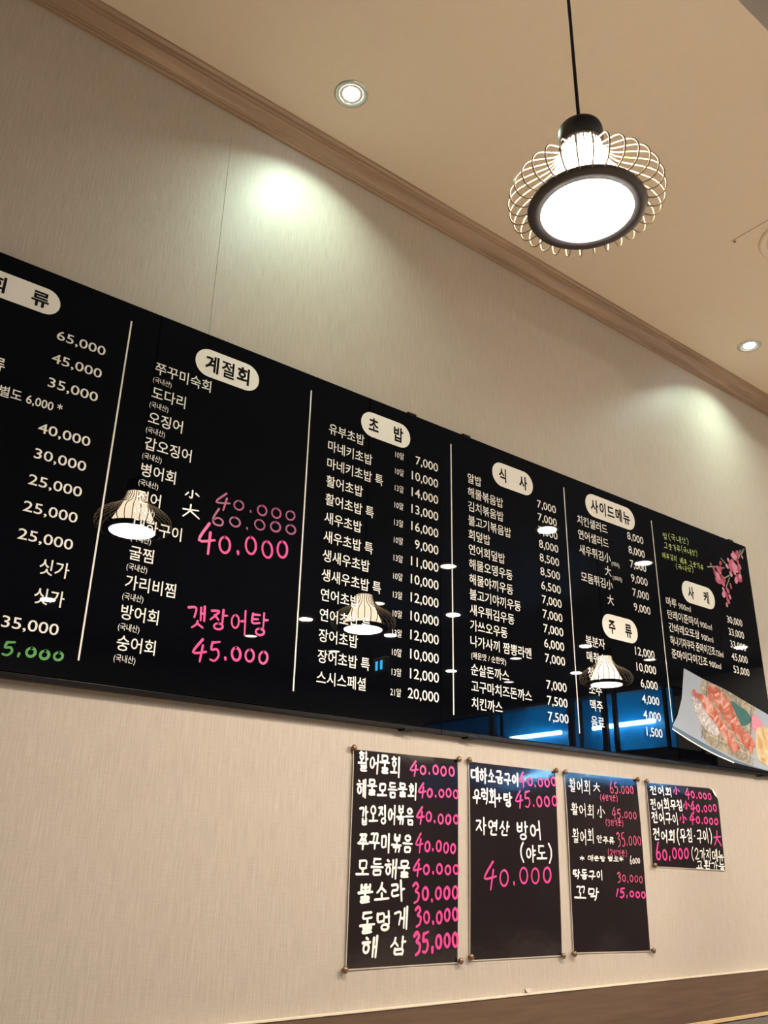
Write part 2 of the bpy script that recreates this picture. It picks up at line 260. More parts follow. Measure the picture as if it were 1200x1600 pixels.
# curled corner of the wallpaper above the rail
fv, ff = [], []
for i in range(7):
    for j in range(4):
        u, v = i/6, j/3
        x = 1.542+0.038*u; lift = 0.007*max(0, 1-u*1.1)**1.5*(1-v)**1.2
        fv.append((x, -0.0012-lift, Z(-0.2725)+0.0005+v*0.010+lift*0.3))
for i in range(6):
    for j in range(3):
        a = i*4+j; ff.append((a, a+4, a+5, a+1))
obj('peeled_corner', (fv, ff), MW, wb)

bm = bmesh.new(); box(bm, X0, X1, EDGE_Y, 0.0, CEIL, CEIL+RAISE+0.1)
soffit = tag(obj('ceiling', bm, M_ceil), kind='structure')
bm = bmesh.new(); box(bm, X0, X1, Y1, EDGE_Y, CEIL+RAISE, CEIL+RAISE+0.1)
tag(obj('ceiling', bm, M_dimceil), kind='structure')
bm = bmesh.new(); box(bm, X0, X1, EDGE_Y-0.006, EDGE_Y, CEIL-0.001, CEIL+RAISE)
obj('step_facing', bm, M_ceil, soffit)
bm = bmesh.new(); box(bm, X0, X1, Y1, 0.12, -0.1, 0); tag(obj('floor', bm, M_floor), kind='structure')
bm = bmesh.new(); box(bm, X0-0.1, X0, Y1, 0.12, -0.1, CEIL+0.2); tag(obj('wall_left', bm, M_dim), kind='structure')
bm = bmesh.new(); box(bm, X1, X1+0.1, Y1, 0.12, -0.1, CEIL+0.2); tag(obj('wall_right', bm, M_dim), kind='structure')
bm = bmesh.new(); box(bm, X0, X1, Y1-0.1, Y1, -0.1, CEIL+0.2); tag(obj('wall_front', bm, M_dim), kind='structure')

# crown moulding: one profile swept along the wall
cz = 1.6923
prof = [(0, cz), (.0075, cz), (.0105, cz+.002), (.0105, cz+.0045), (.0065, cz+.006), (.0065, cz+.008), (.0095, cz+.0095), (.0115, cz+.012), (.0105, cz+.0145),
        (.012, cz+.017), (.015, cz+.0195), (.019, cz+.024), (.0235, cz+.0295), (.0275, cz+.0345), (.030, cz+.038), (.0285, cz+.0395), (.0285, cz+.041), (.0325, cz+.0425),
        (.0345, cz+.0445), (.0325, cz+.0465), (.0335, cz+.048), (.039, cz+.0495), (.042, cz+.052), (.045, cz+.0545), (.045, 1.7528), (0, 1.7528)]
vs_, fs = [], []
for x in (X0, X1):
    for y, z in prof: vs_.append((x, -y, Z(z)))
n = len(prof)
for i in range(n): fs.append((i, (i+1) % n, n+(i+1) % n, n+i))
tag(obj('trim_1', (vs_, fs), M_crown), kind='structure')
bm = bmesh.new(); box(bm, X0, X1, -0.0105, 0, Z(-0.3735), Z(-0.2735), 0.001); tag(obj('trim_2', bm, M_rail), kind='structure')
bm = bmesh.new(); box(bm, X0, X1, -0.0125, 0, Z(-0.2735), Z(-0.2712)); tag(obj('trim_3', bm, M_cream), kind='structure')
bm = bmesh.new(); box(bm, X0, X1, -0.016, 0, Z(-0.381), Z(-0.3735), 0.001); tag(obj('trim_4', bm, M_lip), kind='structure')

# wall bench below the rail
bench = thing('wall_bench', (2.5, -0.25, 0), 'long grey padded wall bench under the wooden rail', 'bench')
bm = bmesh.new(); box(bm, -2.2, 2.2, -0.25, 0.2, 0.02, 0.36); obj('base', bm, M_rail, bench)
bm = bmesh.new(); box(bm, -2.2, 2.2, -0.27, 0.16, 0.36, 0.46, 0.02); obj('seat', bm, M_bench, bench)
for k in range(4):
    bm = bmesh.new(); box(bm, -2.2+1.1*k+.003, -1.1+1.1*k-.003, 0.16, 0.248, 0.46, Z(-0.381)-0.002, 0.015); obj('back_cushion', bm, M_bench, bench)

# ------------------------------------------------------------------ printed lettering
_dg = None
def glyphs(s, sx, sy, bold=0.0):
    """flat mesh data (verts 2D, faces) of a printed string, baseline at 0, left at 0"""
    cu = bpy.data.curves.new('t', 'FONT'); cu.body = s; cu.size = 1; cu.resolution_u = 3; cu.offset = bold
    to = bpy.data.objects.new('t', cu); C.objects.link(to)
    bpy.context.view_layer.update()
    me = to.to_mesh()
    V = [(v.co.x, v.co.y) for v in me.vertices]; F = [tuple(p.vertices) for p in me.polygons]
    to.to_mesh_clear(); bpy.data.objects.remove(to); bpy.data.curves.remove(cu)
    if not V: return [], [], 0
    x0 = min(v[0] for v in V)
    V = [((x-x0)*sx, y*sy) for x, y in V]
    return V, F, max(v[0] for v in V)
CACHE = {}
def lettering(name, s, x, z, sx, sy, mat, parent, align='L', bold=0.0, y=-0.0205, fit=None):
    key = (s, bold)
    if key not in CACHE: CACHE[key] = glyphs(s, 1, 1, bold)
    V, F, wd = CACHE[key]
    if fit: sx = fit/wd
    off = x - (wd*sx if align == 'R' else wd*sx/2 if align == 'C' else 0)
    px, py, pz = parent.location
    Vv = [(off+a*sx-px, y-py, z+b_*sy-pz) for a, b_ in V]
    return obj(name, (Vv, F), mat, parent)

def flat(name, pts, y, mat, parent):
    px, py, pz = parent.location
    V = [(p[0]-px, y-py, p[1]-pz) for p in pts]
    bm = bmesh.new(); vs2 = [bm.verts.new(v) for v in V]; f = bm.faces.new(vs2)
    bmesh.ops.triangulate(bm, faces=[f])
    return obj(name, bm, mat, parent)

def pill(x0, x1, zc, h, parent):
    r = h/2; pts = []
    for k in range(17):
        a = -PI/2+PI*k/16; pts.append((x1-r+r*math.cos(a), zc+r*math.sin(a)))
    for k in range(17):
        a = PI/2+PI*k/16; pts.append((x0+r+r*math.cos(a), zc+r*math.sin(a)))
    o = flat('heading_pill', pts, -0.0204, M_pill, parent); return o

# ------------------------------------------------------------------ hand lettering: strokes for each letter piece
def circ(cx, cy, rx_, ry_=None, n=10):
    ry_ = ry_ or rx_
    return [(cx+rx_*math.sin(2*PI*k/n), cy+ry_*math.cos(2*PI*k/n)) for k in range(n+1)]
J = {
'ㄱ': [[(.05, .88), (.85, .92), (.7, .05)]], 'ㄴ': [[(.15, .95), (.12, .2), (.95, .28)]],
'ㄷ': [[(.1, .9), (.9, .92)], [(.12, .9), (.1, .15), (.95, .18)]],
'ㄹ': [[(.1, .92), (.85, .92), (.8, .55), (.15, .5), (.12, .1), (.95, .14)]],
'ㅁ': [[(.12, .9), (.15, .1), (.88, .12)], [(.12, .9), (.9, .92), (.88, .1)]],
'ㅂ': [[(.15, .98), (.18, .08), (.85, .1)], [(.88, .98), (.85, .08)], [(.18, .52), (.85, .55)]],
'ㅅ': [[(.52, .98), (.4, .5), (.03, .05)], [(.45, .6), (.95, .1)]],
'ㅇ': [circ(.5, .5, .4, .42)],
'ㅈ': [[(.1, .9), (.9, .92), (.5, .45), (.05, .05)], [(.52, .5), (.95, .08)]],
'ㅊ': [[(.4, 1.1), (.62, 1.02)], [(.1, .8), (.9, .82), (.5, .4), (.05, .02)], [(.52, .45), (.95, .05)]],
'ㅋ': [[(.05, .88), (.85, .92), (.7, .05)], [(.1, .5), (.8, .55)]],
'ㅌ': [[(.1, .92), (.9, .94)], [(.12, .92), (.1, .12), (.95, .16)], [(.12, .52), (.8, .56)]],
'ㅍ': [[(.05, .92), (.95, .94)], [(.3, .9), (.32, .15)], [(.7, .9), (.68, .15)], [(.02, .1), (.98, .14)]],
'ㅎ': [[(.38, 1.12), (.6, 1.04)], [(.05, .78), (.95, .84)], circ(.5, .34, .33, .32)],
'ㅏ': [[(.4, 1.02), (.42, -.05)], [(.42, .5), (.95, .54)]], 'ㅑ': [[(.4, 1.02), (.42, -.05)], [(.42, .66), (.95, .7)], [(.42, .36), (.95, .4)]],
'ㅓ': [[(.62, 1.02), (.64, -.05)], [(.05, .5), (.62, .54)]], 'ㅕ': [[(.66, 1.02), (.68, -.05)], [(.05, .66), (.66, .68)], [(.05, .38), (.66, .4)]],
'ㅣ': [[(.5, 1.02), (.52, -.05)]],
'ㅐ': [[(.25, .98), (.27, 0)], [(.8, 1.04), (.82, -.06)], [(.27, .5), (.8, .54)]],
'ㅔ': [[(.42, .98), (.43, 0)], [(.85, 1.04), (.86, -.06)], [(0, .5), (.42, .52)]],
'ㅗ': [[(.5, .95), (.5, .25)], [(0, .2), (1, .24)]], 'ㅛ': [[(.32, .95), (.32, .25)], [(.68, .95), (.68, .25)], [(0, .2), (1, .24)]],
'ㅜ': [[(0, .8), (1, .84)], [(.52, .8), (.5, 0)]], 'ㅠ': [[(0, .8), (1, .84)], [(.3, .8), (.25, 0)], [(.7, .8), (.72, 0)]],
'ㅡ': [[(0, .5), (1, .54)]],
}
CHO = 'ㄱㄲㄴㄷㄸㄹㅁㅂㅃㅅㅆㅇㅈㅉㅊㅋㅌㅍㅎ'
JUNG = ['ㅏ', 'ㅐ', 'ㅑ', 'ㅒ', 'ㅓ', 'ㅔ', 'ㅕ', 'ㅖ', 'ㅗ', 'ㅘ', 'ㅙ', 'ㅚ', 'ㅛ', 'ㅜ', 'ㅝ', 'ㅞ', 'ㅟ', 'ㅠ', 'ㅡ', 'ㅢ', 'ㅣ']
JONG = ['', 'ㄱ', 'ㄲ', 'ㄳ', 'ㄴ', 'ㄵ', 'ㄶ', 'ㄷ', 'ㄹ', 'ㄺ', 'ㄻ', 'ㄼ', 'ㄽ', 'ㄾ', 'ㄿ', 'ㅀ', 'ㅁ', 'ㅂ', 'ㅄ', 'ㅅ', 'ㅆ', 'ㅇ', 'ㅈ', 'ㅊ', 'ㅋ', 'ㅌ', 'ㅍ', 'ㅎ']
DBL = {'ㄲ': 'ㄱ', 'ㄸ': 'ㄷ', 'ㅃ': 'ㅂ', 'ㅆ': 'ㅅ', 'ㅉ': 'ㅈ'}
MIX = {'ㅘ': 'ㅗㅏ', 'ㅙ': 'ㅗㅐ', 'ㅚ': 'ㅗㅣ', 'ㅝ': 'ㅜㅓ', 'ㅞ': 'ㅜㅔ', 'ㅟ': 'ㅜㅣ', 'ㅢ': 'ㅡㅣ'}
def put(j, x, y, w_, h):
    if j in DBL:
        return put(DBL[j], x, y, w_*.48, h)+put(DBL[j], x+w_*.52, y, w_*.48, h)
    return [[(x+a*w_, y+b_*h) for a, b_ in s] for s in J[j]]
def syllable(ch):
    k = ord(ch)-0xAC00; c_, v, f = CHO[k//588], JUNG[k % 588//28], JONG[k % 28]
    S = []
    if v in MIX:
        hv, vv = MIX[v]
        if f:
            S += put(c_, .1, .62, .5, .36)+put(hv, 0, .38, .64, .24)+put(vv, .66, .36, .34, .64)+put(f, .2, 0, .65, .3)
        else:
            S += put(c_, .08, .5, .52, .46)+put(hv, 0, .1, .66, .38)+put(vv, .68, 0, .32, 1)
    elif v in 'ㅗㅛㅜㅠㅡ':
        if f:
            S += put(c_, .15, .64, .68, .34)+put(v, 0, .36, .98, .25)+put(f, .18, 0, .66, .3)
        else:
            S += put(c_, .14, .45, .7, .5)+put(v, 0, .02, 1, .42)
    else:
        if f:
            S += put(c_, 0, .46, .52, .5)+put(v, .58, .4, .42, .6)+put(f, .25, 0, .62, .34)
        else:
            S += put(c_, 0, .16, .52, .7)+put(v, .58, 0, .42, 1)
    return S
OTHER = {
'0': [circ(.5, .45, .38, .42, 12)], '1': [[(.75, .95), (.2, .05)]], '2': [[(.1, .75), (.45, .98), (.8, .75), (.5, .35), (.1, .05), (.9, .1)]],
'3': [[(.1, .85), (.5, 1), (.8, .78), (.4, .55), (.85, .4), (.7, .05), (.2, -.08)]],
'4': [[(.7, 1.1), (.05, .35), (1.0, .42)], [(.72, .75), (.55, -.15)]],
'5': [[(.3, .95), (.2, .55), (.7, .58), (.85, .25), (.5, -.05), (.1, .0)], [(.3, .95), (.95, 1.02)]],
'6': [[(.6, 1.1), (.15, .45), (.2, .05), (.7, .0), (.85, .3), (.5, .48), (.15, .3)]],
',': [[(.5, .12), (.4, -.12)]], '.': [[(.45, .10), (.5, .0)]], '·': [[(.4, .5), (.5, .48)]],
'(': [[(.8, 1.1), (.35, .75), (.35, .3), (.8, -.1)]], ')': [[(.2, 1.1), (.65, .75), (.65, .3), (.2, -.1)]],
'+': [[(.1, .5), (.9, .55)], [(.5, .95), (.5, .05)]], '*': [[(.5, 1), (.5, 0)], [(.05, .7), (.95, .3)], [(.05, .25), (.95, .75)]],
'大': [[(.05, .62), (.95, .68)], [(.5, 1.05), (.42, .5), (.05, 0)], [(.45, .55), (.98, 0)]],
'小': [[(.5, 1.05), (.52, .05), (.35, .12)], [(.22, .7), (.05, .3)], [(.75, .72), (.98, .4)]],
}
WID = {',': .42, '.': .35, '·': .4, '(': .5, ')': .5, '+': .7, '*': .7, ' ': .5, '0': .82, '1': .5, '2': .8, '3': .8, '5': .8, '6': .8, '4': .95}
def hand(name, s, mat, lw, x, z, width, height, ang, parent, y, bulge=None, seed=0):
    rnd = random.Random(seed*131+len(s)*17+int(x*1000))
    adv = [WID.get(ch, 1.0)+.2 for ch in s]; tot = sum(adv)-.2
    unit = width/tot; V, F = [], []; cx = 0; ns = 0
    ca, sa = math.cos(ang), math.sin(ang)
    px, py, pz = parent.location
    for ch, ad in zip(s, adv):
        if ch != ' ':
            S = syllable(ch) if 0xAC00 <= ord(ch) <= 0xD7A3 else OTHER[ch]
            cw = WID.get(ch, 1.0)*unit
            hs = height*(.80 if ch in '0' else 1)*rnd.uniform(.92, 1.05); dz = rnd.uniform(-.05, .05)*height
            sh = rnd.uniform(-.05, .12)
            for st in S:
                jx, jz = rnd.uniform(-.03, .03), rnd.uniform(-.03, .03)
                pts = [((a+jx+sh*(b_-.5))*cw+cx, (b_+jz)*hs+dz) for a, b_ in st]
                if len(pts) > 2:
                    pts = [tuple(p) for p in spline([(a, b_, 0) for a, b_ in pts], 4)]
                ns += 1; yo = y-ns*1.2e-5
                wv = lw*rnd.uniform(.88, 1.1)
                world = []
                for p in pts:
                    world.append((x+p[0]*ca-p[1]*sa, z+p[0]*sa+p[1]*ca))
                def vert(q):
                    yy = yo+(bulge(q[0], q[1]) if bulge else 0)
                    V.append((q[0]-px, yy-py, q[1]-pz)); return len(V)-1
                m = len(world); Lr = []; R_ = []
                for i, q in enumerate(world):
                    a_ = world[max(0, i-1)]; b2 = world[min(m-1, i+1)]
                    dx, dy = b2[0]-a_[0], b2[1]-a_[1]; n_ = math.hypot(dx, dy) or 1e-9
                    r = wv*.5*(1.08-.25*i/max(1, m-1)); nx, ny = -dy/n_*r, dx/n_*r
                    Lr.append(vert((q[0]+nx, q[1]+ny))); R_.append(vert((q[0]-nx, q[1]-ny)))
                    if i in (0, m-1):
                        sg = -1 if i == 0 else 1; cap = []
                        for k in range(1, 6):
                            a = PI*k/6
                            cap.append(vert((q[0]+nx*math.cos(a)+sg*dx/n_*r*math.sin(a), q[1]+ny*math.cos(a)+sg*dy/n_*r*math.sin(a))))
                        F.append(tuple([Lr[-1]]+cap+[R_[-1]]))
                for i in range(m-1): F.append((R_[i], R_[i+1], Lr[i+1], Lr[i]))
        cx += ad*unit
    return obj(name, (V, F), mat, parent)

# ------------------------------------------------------------------ menu boards
TOP, BOT = Z(1.0393), Z(0.2593)
def board(x0, x1, label):
    t = thing('menu_board', ((x0+x1)/2, -0.01, BOT), label, 'menu board')
    px, py, pz = t.location
    bm = bmesh.new(); box(bm, x0-px+.0008, x1-px-.0008, -.010, -.0035, .0105, TOP-BOT, 0.0006); obj('glossy_panel', bm, M_board, t)
    bm = bmesh.new(); box(bm, x0-px+.002, x1-px-.002, -.0035, .0095, .004, TOP-BOT-.003); obj('backing', bm, M_core, t)
    bm = bmesh.new(); box(bm, x0-px+.0008, x1-px-.0008, -.0112, .009, 0, .0085, .0008); obj('bottom_rail', bm, M_core, t)
    for cx in (x0+.093, x1-.093):
        for zz in (TOP-BOT-.004, -.0035):
            bm = bmesh.new(); box(bm, cx-px-.014, cx-px+.014, -.0125, .0095, zz, zz+.0075, .0012); obj('hanging_clip', bm, M_core, t)
    return t
LB = board(-0.139, 1.2851, 'left glossy black menu board listing raw fish and sushi prices')
RB = board(1.2851, 2.709, 'right glossy black menu board with sushi picture and pink blossoms')

HSX, HSY = .0281, .0305
def divider(x, z0, z1, t):
    bm = bmesh.new(); px, py, pz = t.location
    box(bm, x-px-.0016, x-px+.0016, -.0105-.0001, -.0099, Z(z0)-pz, Z(z1)-pz); obj('divider_line', bm, M_white, t)
divider(.4583, .3034, .9990, LB); divider(.8925, .305, .9985, LB)
divider(1.3235, .305, .998, RB); divider(1.757, .305, .998, RB); divider(2.1648, .376, .9990, RB)

def heading(chars, x0, x1, zc, h, t, ch=.033, cs=.040):
    p = pill(x0, x1, Z(zc), h, t)
    for c_, cx in chars:
        o = lettering('heading_lettering', c_, cx, Z(zc)-cs*.38, ch, cs, M_black, t, 'C', bold=.018 if c_ == '절' else .028, y=-.0207)
        o.parent = p
heading([('회', .203), ('류', .281)], .164, .3184, .9715, .056, LB, .037, .036)
heading([('계', .642), ('절', .680), ('회', .717)], .6033, .7564, .9702, .066, LB, .038, .043)
heading([('초', 1.074), ('밥', 1.150)], 1.0363, 1.1879, .9685, .066, LB, .034, .043)
heading([('식', 1.509), ('사', 1.588)], 1.4706, 1.627, .9640, .070, RB, .034, .043)
heading([(c_, 1.889+k*.0373) for k, c_ in enumerate('사이드메뉴')], 1.8488, 2.0786, .9750, .073, RB, .037, .044)
heading([('주', 1.925), ('류', 1.998)], 1.8829, 2.0402, .616, .070, RB, .034, .043)
heading([('사', 2.336), ('케', 2.419)], 2.2887, 2.4673, .797, .072, RB, .034, .043)

def name_at(s, x, z, t, k=1.0, align='L', nm='dish_name', bold=.009):
    return lettering(nm, s, x, Z(z)+.0022*k, HSX*k, HSY*k, M_white, t, align, bold=bold)
REFW = {}
def nat(s, bold=.006):
    if (s, bold) not in CACHE: CACHE[(s, bold)] = glyphs(s, 1, 1, bold)
    return CACHE[(s, bold)][2]
def price(s, xr, z, t, fitw, h, nm='price'):
    # width of one digit cell from the longest price of the column
    return lettering(nm, s, xr, Z(z), fitw[1]/nat(fitw[0]), h/.735, M_white, t, 'R', bold=.006)
# first column: prices of raw fish platters
for s, z in (('65,000', .900), ('45,000', .849), ('35,000', .797)): price(s, .417, z, LB, ('65,000', .0945), .0205)
for s, z in (('40,000', .7012), ('30,000', .650), ('25,000', .5984), ('25,000', .5473), ('25,000', .4955), ('35,000', .3403)): price(s, .417, z, LB, ('65,000', .0945), .0205)
for z in (.4416, .3892): name_at('싯가', .418, z, LB, 1.03, 'R', nm='price')
name_at('활어회 大', .02, .900, LB); name_at('활어회 小', .02, .849, LB); name_at('활어회 안주류', .2455, .7962, LB, align='R')
name_at('* 매운탕 별도 6,000 *', .3565, .7490, LB, .80, 'R', nm='side_note')
# second column
for k, s in enumerate(['쭈꾸미숙회', '도다리', '오징어', '갑오징어', '병어회', '전어', '대하구이', '굴찜', '가리비찜', '방어회', '숭어회']):
    z = .9009-.0569*k
    name_at(s, .5205, z, LB); lettering('origin_note', '(국내산)', .5190, Z(z-.0195), .0122, .0150, M_white, LB)
# third column: sushi
C3 = [('유부초밥', 10, '7,000'), ('마네키초밥', 10, '10,000'), ('마네키초밥 특', 13, '14,000'), ('활어초밥', 10, '13,000'), ('활어초밥 특', 13, '16,000'), ('새우초밥', 10, '9,000'), ('새우초밥 특', 13, '11,000'),
      ('생새우초밥', 10, '10,000'), ('생새우초밥 특', 13, '12,000'), ('연어초밥', 10, '10,000'), ('연어초밥 특', 13, '12,000'), ('장어초밥', 10, '10,000'), ('장어초밥 특', 13, '12,000'), ('스시스페셜', 21, '20,000')]
for k, (s, n_, p_) in enumerate(C3):
    z = .9048-.0444*k
    name_at(s, .9460, z, LB, 1.0); lettering('piece_count', '%d알' % n_, 1.169, Z(z-.0), .0163, .0205, M_white, LB, 'R')
    price(p_, 1.2790, z, LB, ('10,000', .0855), .0240)
# fourth column: meals
C4 = ['알밥|7,000', '해물볶음밥|7,000', '김치볶음밥|7,000', '불고기볶음밥|8,000', '회덮밥|8,500', '연어회덮밥|8,500', '해물오뎅우동|6,500', '해물야끼우동|7,000', '불고기야끼우동|7,000', '새우튀김우동|7,000', '가쓰오우동|6,000', '나가사끼 짬뽕라멘|7,000',
      '순살돈까스|7,000', '고구마치즈돈까스|7,500', '치킨까스|7,500']
for k, r_ in enumerate(C4):
    s, p_ = r_.split('|'); z = .9055-.03925*k if k < 12 else .4052-.0399*(k-12)
    name_at(s, 1.3800, z, RB, 1.0); price(p_, 1.7172, z, RB, ('7,000', .0766), .0240)
lettering('side_note', '(매운맛 / 순한맛)', 1.3815, Z(.4460), .0170, .0185, M_white, RB)
# fifth column: sides and drinks
for s, x, z in (('치킨샐러드', 1.8065, .8985), ('연어샐러드', 1.8065, .8535), ('새우튀김小', 1.8065, .808), ('大', 1.9140, .767), ('모둠튀김小', 1.8065, .726), ('大', 1.9140, .680)):
    name_at(s, x, z, RB, 1.06)
for s, x, z in (('(7마리)', 1.947, .803), ('(10마리)', 1.947, .7605)): lettering('side_note', s, x, Z(z), .0125, .0165, M_white, RB)
for s, z in (('8,000', .9065), ('8,000', .8620), ('7,000', .8170), ('9,000', .7725), ('7,000', .728), ('9,000', .6835)): price(s, 2.1125, z, RB, ('8,000', .0785), .0250)
for s, z in (('복분자', .5440), ('매취순', .5000), ('청하', .4560), ('소주', .412), ('맥주', .3695), ('음료', .3270)): name_at(s, 1.8065, z, RB, 1.06)
for s, z in (('12,000', .5508), ('10,000', .5050), ('6,000', .4600), ('4,000', .4160), ('4,000', .3720), ('1,500', .3267)): price(s, 2.1110, z, RB, ('8,000', .0785), .0250)
# sixth column: rice wine
C6 = [('마루', '900ml', '30,000', .0533), ('탄레이준마이', '900ml', '33,000', .1588), ('간바레오또상', '900ml', '33,000', .1574), ('하나기자쿠라 준마이긴조', '720ml', '45,000', .2330), ('준마이다이긴조', '900ml', '53,000', .1830)]
for k, (s, ml, p_, fw) in enumerate(C6):
    z = .7300-.0405*k; price(p_, 2.6145, .7336-.0412*k, RB, ('30,000', .0900), .0250)
    lettering('dish_name', s, 2.1975, Z(z+.002), 1, HSY*1.03, M_white, RB, 'L', bold=.010, fit=fw)
    lettering('bottle_size', ml, 2.1975+fw+(.009 if ml[0] == '9' else .003), Z(z+.001), 1, .0265, M_white, RB, 'L', fit=.064 if ml[0] == '9' else .042)
INK = {'W': M_wmark, 'w': M_wthin, 'P': M_pink, 'p': M_pinkd, 'D': M_pinkdull, 'G': M_green, 'Y': M_yg}
for k, (s, c_, lw, x, z, wd, h, ang) in enumerate(BOARD_HAND):
    t = RB if x > 1.3 else LB
    if c_ == 'D': h *= .86
    if c_ in 'WDPG': lwm = lw*.00115
    else: lwm = .0019
    hand('handwriting', s, INK[c_], lwm, x, Z(z), wd, h, ang, t, -.0207, None, k)

def blotch(name, cols, scale, dist=1.5):
    m, nt, b = new_mat(name); N, L = nt.nodes, nt.links
    tc = N.new('ShaderNodeTexCoord'); a = N.new('ShaderNodeTexNoise'); a.inputs['Scale'].default_value = scale
    a.inputs['Detail'].default_value = 6; a.inputs['Distortion'].default_value = dist
    L.new(tc.outputs['Object'], a.inputs['Vector'])
    cr = N.new('ShaderNodeValToRGB'); e = cr.color_ramp.elements
    e[0].position = .36; e[0].color = (*cols[0], 1); e[1].position = .66; e[1].color = (*cols[-1], 1)
    if len(cols) > 2:
        q = e.new(.52); q.color = (*cols[1], 1)
    L.new(a.outputs['Fac'], cr.inputs[0]); L.new(cr.outputs[0], b.inputs['Base Color'])
    b.inputs['Roughness'].default_value = .03; b.inputs['Specular IOR Level'].default_value = .28
    return m
# printed sushi picture (flat print on the board)
M_plate = simple('printed_plate', (0.37, 0.43, 0.52), 0.03, var=0.12, scale=5)
M_mat = blotch('printed_bamboo', [(.22, .20, .17), (.36, .32, .25), (.48, .43, .34)], 30)
M_leaf = simple('printed_leaf', (0.05, 0.16, 0.16), 0.03, var=0.2, scale=60)
M_rice = blotch('printed_rice', [(.32, .29, .31), (.52, .48, .50), (.70, .68, .69)], 60)
M_shr = blotch('printed_shrimp', [(.40, .10, .07), (.52, .18, .13), (.68, .42, .36)], 20)
M_shr2 = simple('printed_shrimp_pale', (0.74, 0.42, 0.36), 0.03, var=0.2, scale=60)
M_egg = blotch('printed_egg', [(.52, .30, .13), (.60, .48, .28), (.68, .62, .46)], 16)
M_rimb = simple('printed_plate_edge', (0.13, 0.19, 0.29), 0.03, var=0.15, scale=20)
M_petals = [simple('printed_petal', c_, 0.03, var=0.2, scale=90) for c_ in ((0.56, 0.14, 0.22), (0.42, 0.09, 0.15), (0.68, 0.27, 0.38))]
M_stem = simple('printed_stem', (0.28, 0.33, 0.24), 0.03, var=0.2, scale=80)
def clip(pts):  # keep the print inside the panel
    return [(min(p[0], 2.704), max(p[1], .2745)) for p in pts]
def zz(pts): return [(p[0], Z(p[1])) for p in pts]
yy = -.0204
pic = flat('sushi_picture', zz(clip(SUSHI['plate'])), yy, M_plate, RB)
def sub(nm, pts, mat, lv, smooth=True):
    q = [tuple(p)[:2] for p in spline([(a, b_, 0) for a, b_ in pts], 4, True)] if smooth else pts
    o = flat(nm, zz(clip(q)), yy-.00012*lv, mat, RB); o.parent = pic; return o
sub('plate_edge', SUSHI['rimblue'], M_rimb, 1, False)
sub('bamboo_mat', SUSHI['mat'], M_mat, 1, False)
sub('leaf', SUSHI['leaf'], M_leaf, 2)
def strip(nm, pts, wd, mat, lv, parent=None, t=RB):
    P = [Vector((a, b_, 0)) for a, b_ in pts]; px, py, pz = t.location; V, F = [], []
    for i, p in enumerate(P):
        d = (P[min(i+1, len(P)-1)]-P[max(i-1, 0)]).normalized(); nn = Vector((-d.y, d.x, 0))*wd/2
        for q in (p-nn, p+nn): V.append((q.x-px, yy-.00012*lv-py, Z(q.y)-pz))
    for i in range(len(P)-1): F.append((2*i, 2*i+2, 2*i+3, 2*i+1))
    o = obj(nm, (V, F), mat, t)
    if parent: o.parent = parent
    return o
for k in range(15):
    u = k/14; a = (2.325+.0*u, .515-.155*u); b_ = (2.60-.03*u, .455-.14*u)
    a = (2.33+.015*u, .510-.165*u); b_ = (2.575, .452-.15*u)
    strip('bamboo_stick', [a, b_], .0022, M_lip if k % 2 else M_stem, 1.5, pic)
for q in SLATS: strip('mat_cord', q, .0045, M_rimb, 2, pic)
sub('rice', SUSHI['rice'], M_rice, 3); sub('tail', SUSHI['tail'], M_shr, 3)
sub('shrimp', SUSHI['shrimpb'], M_shr, 4); sub('shrimp', SUSHI['shrimpa'], M_shr, 5)
sub('flower', SUSHI['flower'], M_petals[2], 4); sub('omelette', SUSHI['egg'], M_egg, 5)
for q in STRIPES: strip('shrimp_stripe', q, .007, M_shr2, 6, pic)
strip('plate_rim', RIM, .004, M_pill, 2, pic)
# printed blossoms
branch = strip('blossom_branch', STEMS[1], .004, M_stem, 1)
for q in STEMS[:1]+STEMS[2:]: strip('twig', q, .0045, M_stem, 1, branch)
o = flat('leaf', zz(LEAF), yy-.00012, M_stem, RB); o.parent = branch
for k, (x, z, dx, dz, asp, sh) in enumerate(PETALS):
    L_ = math.hypot(dx, dz)*1.05; ux, uz = dx/math.hypot(dx, dz), dz/math.hypot(dx, dz)
    pts = []
    for i in range(16):
        a = 2*PI*i/16; u = math.cos(a)*L_; v = math.sin(a)*L_*asp*(1+.15*math.cos(a))
        pts.append((x+ux*u-uz*v, Z(z+uz*u+ux*v)))
    o = flat('petal', pts, yy-.00012*(1.5+k*.12), M_petals[sh], RB); o.parent = branch

# ------------------------------------------------------------------ hand-lettered posters, pinned to the wall
PO = {'p1': ((1.0576, .2084), (1.3502, .2107), (1.0568, -.2012), (1.3436, -.2024)),
      'p2': ((1.3838, .2090), (1.6757, .2070), (1.3782, -.2004), (1.6665, -.2028)),
      'p3': ((1.7090, .2093), (1.9986, .2098), (1.7065, -.1992), (1.9948, -.2066)),
      'p4': ((2.0395, .2041), (2.3739, .2073), (2.0340, -.0093), (2.3692, -.0160))}
PL = {'p1': 'leftmost of the four black posters, eight white dish names priced in pink',
      'p2': 'second black poster from left, few large lines above an empty lower half',
      'p3': 'third black poster from left, thin white writing and small bracketed pink notes',
      'p4': 'short black landscape poster at the right end with one folded top corner'}
NO = {'p1': 1, 'p2': 2, 'p3': 3, 'p4': 4}
def bilin(c_, u, v):
    tl, tr, bl, br = c_
    x = (tl[0]*(1-u)+tr[0]*u)*(1-v)+(bl[0]*(1-u)+br[0]*u)*v
    z = (tl[1]*(1-u)+tr[1]*u)*(1-v)+(bl[1]*(1-u)+br[1]*u)*v
    return x, z
posters, bulges = {}, {}
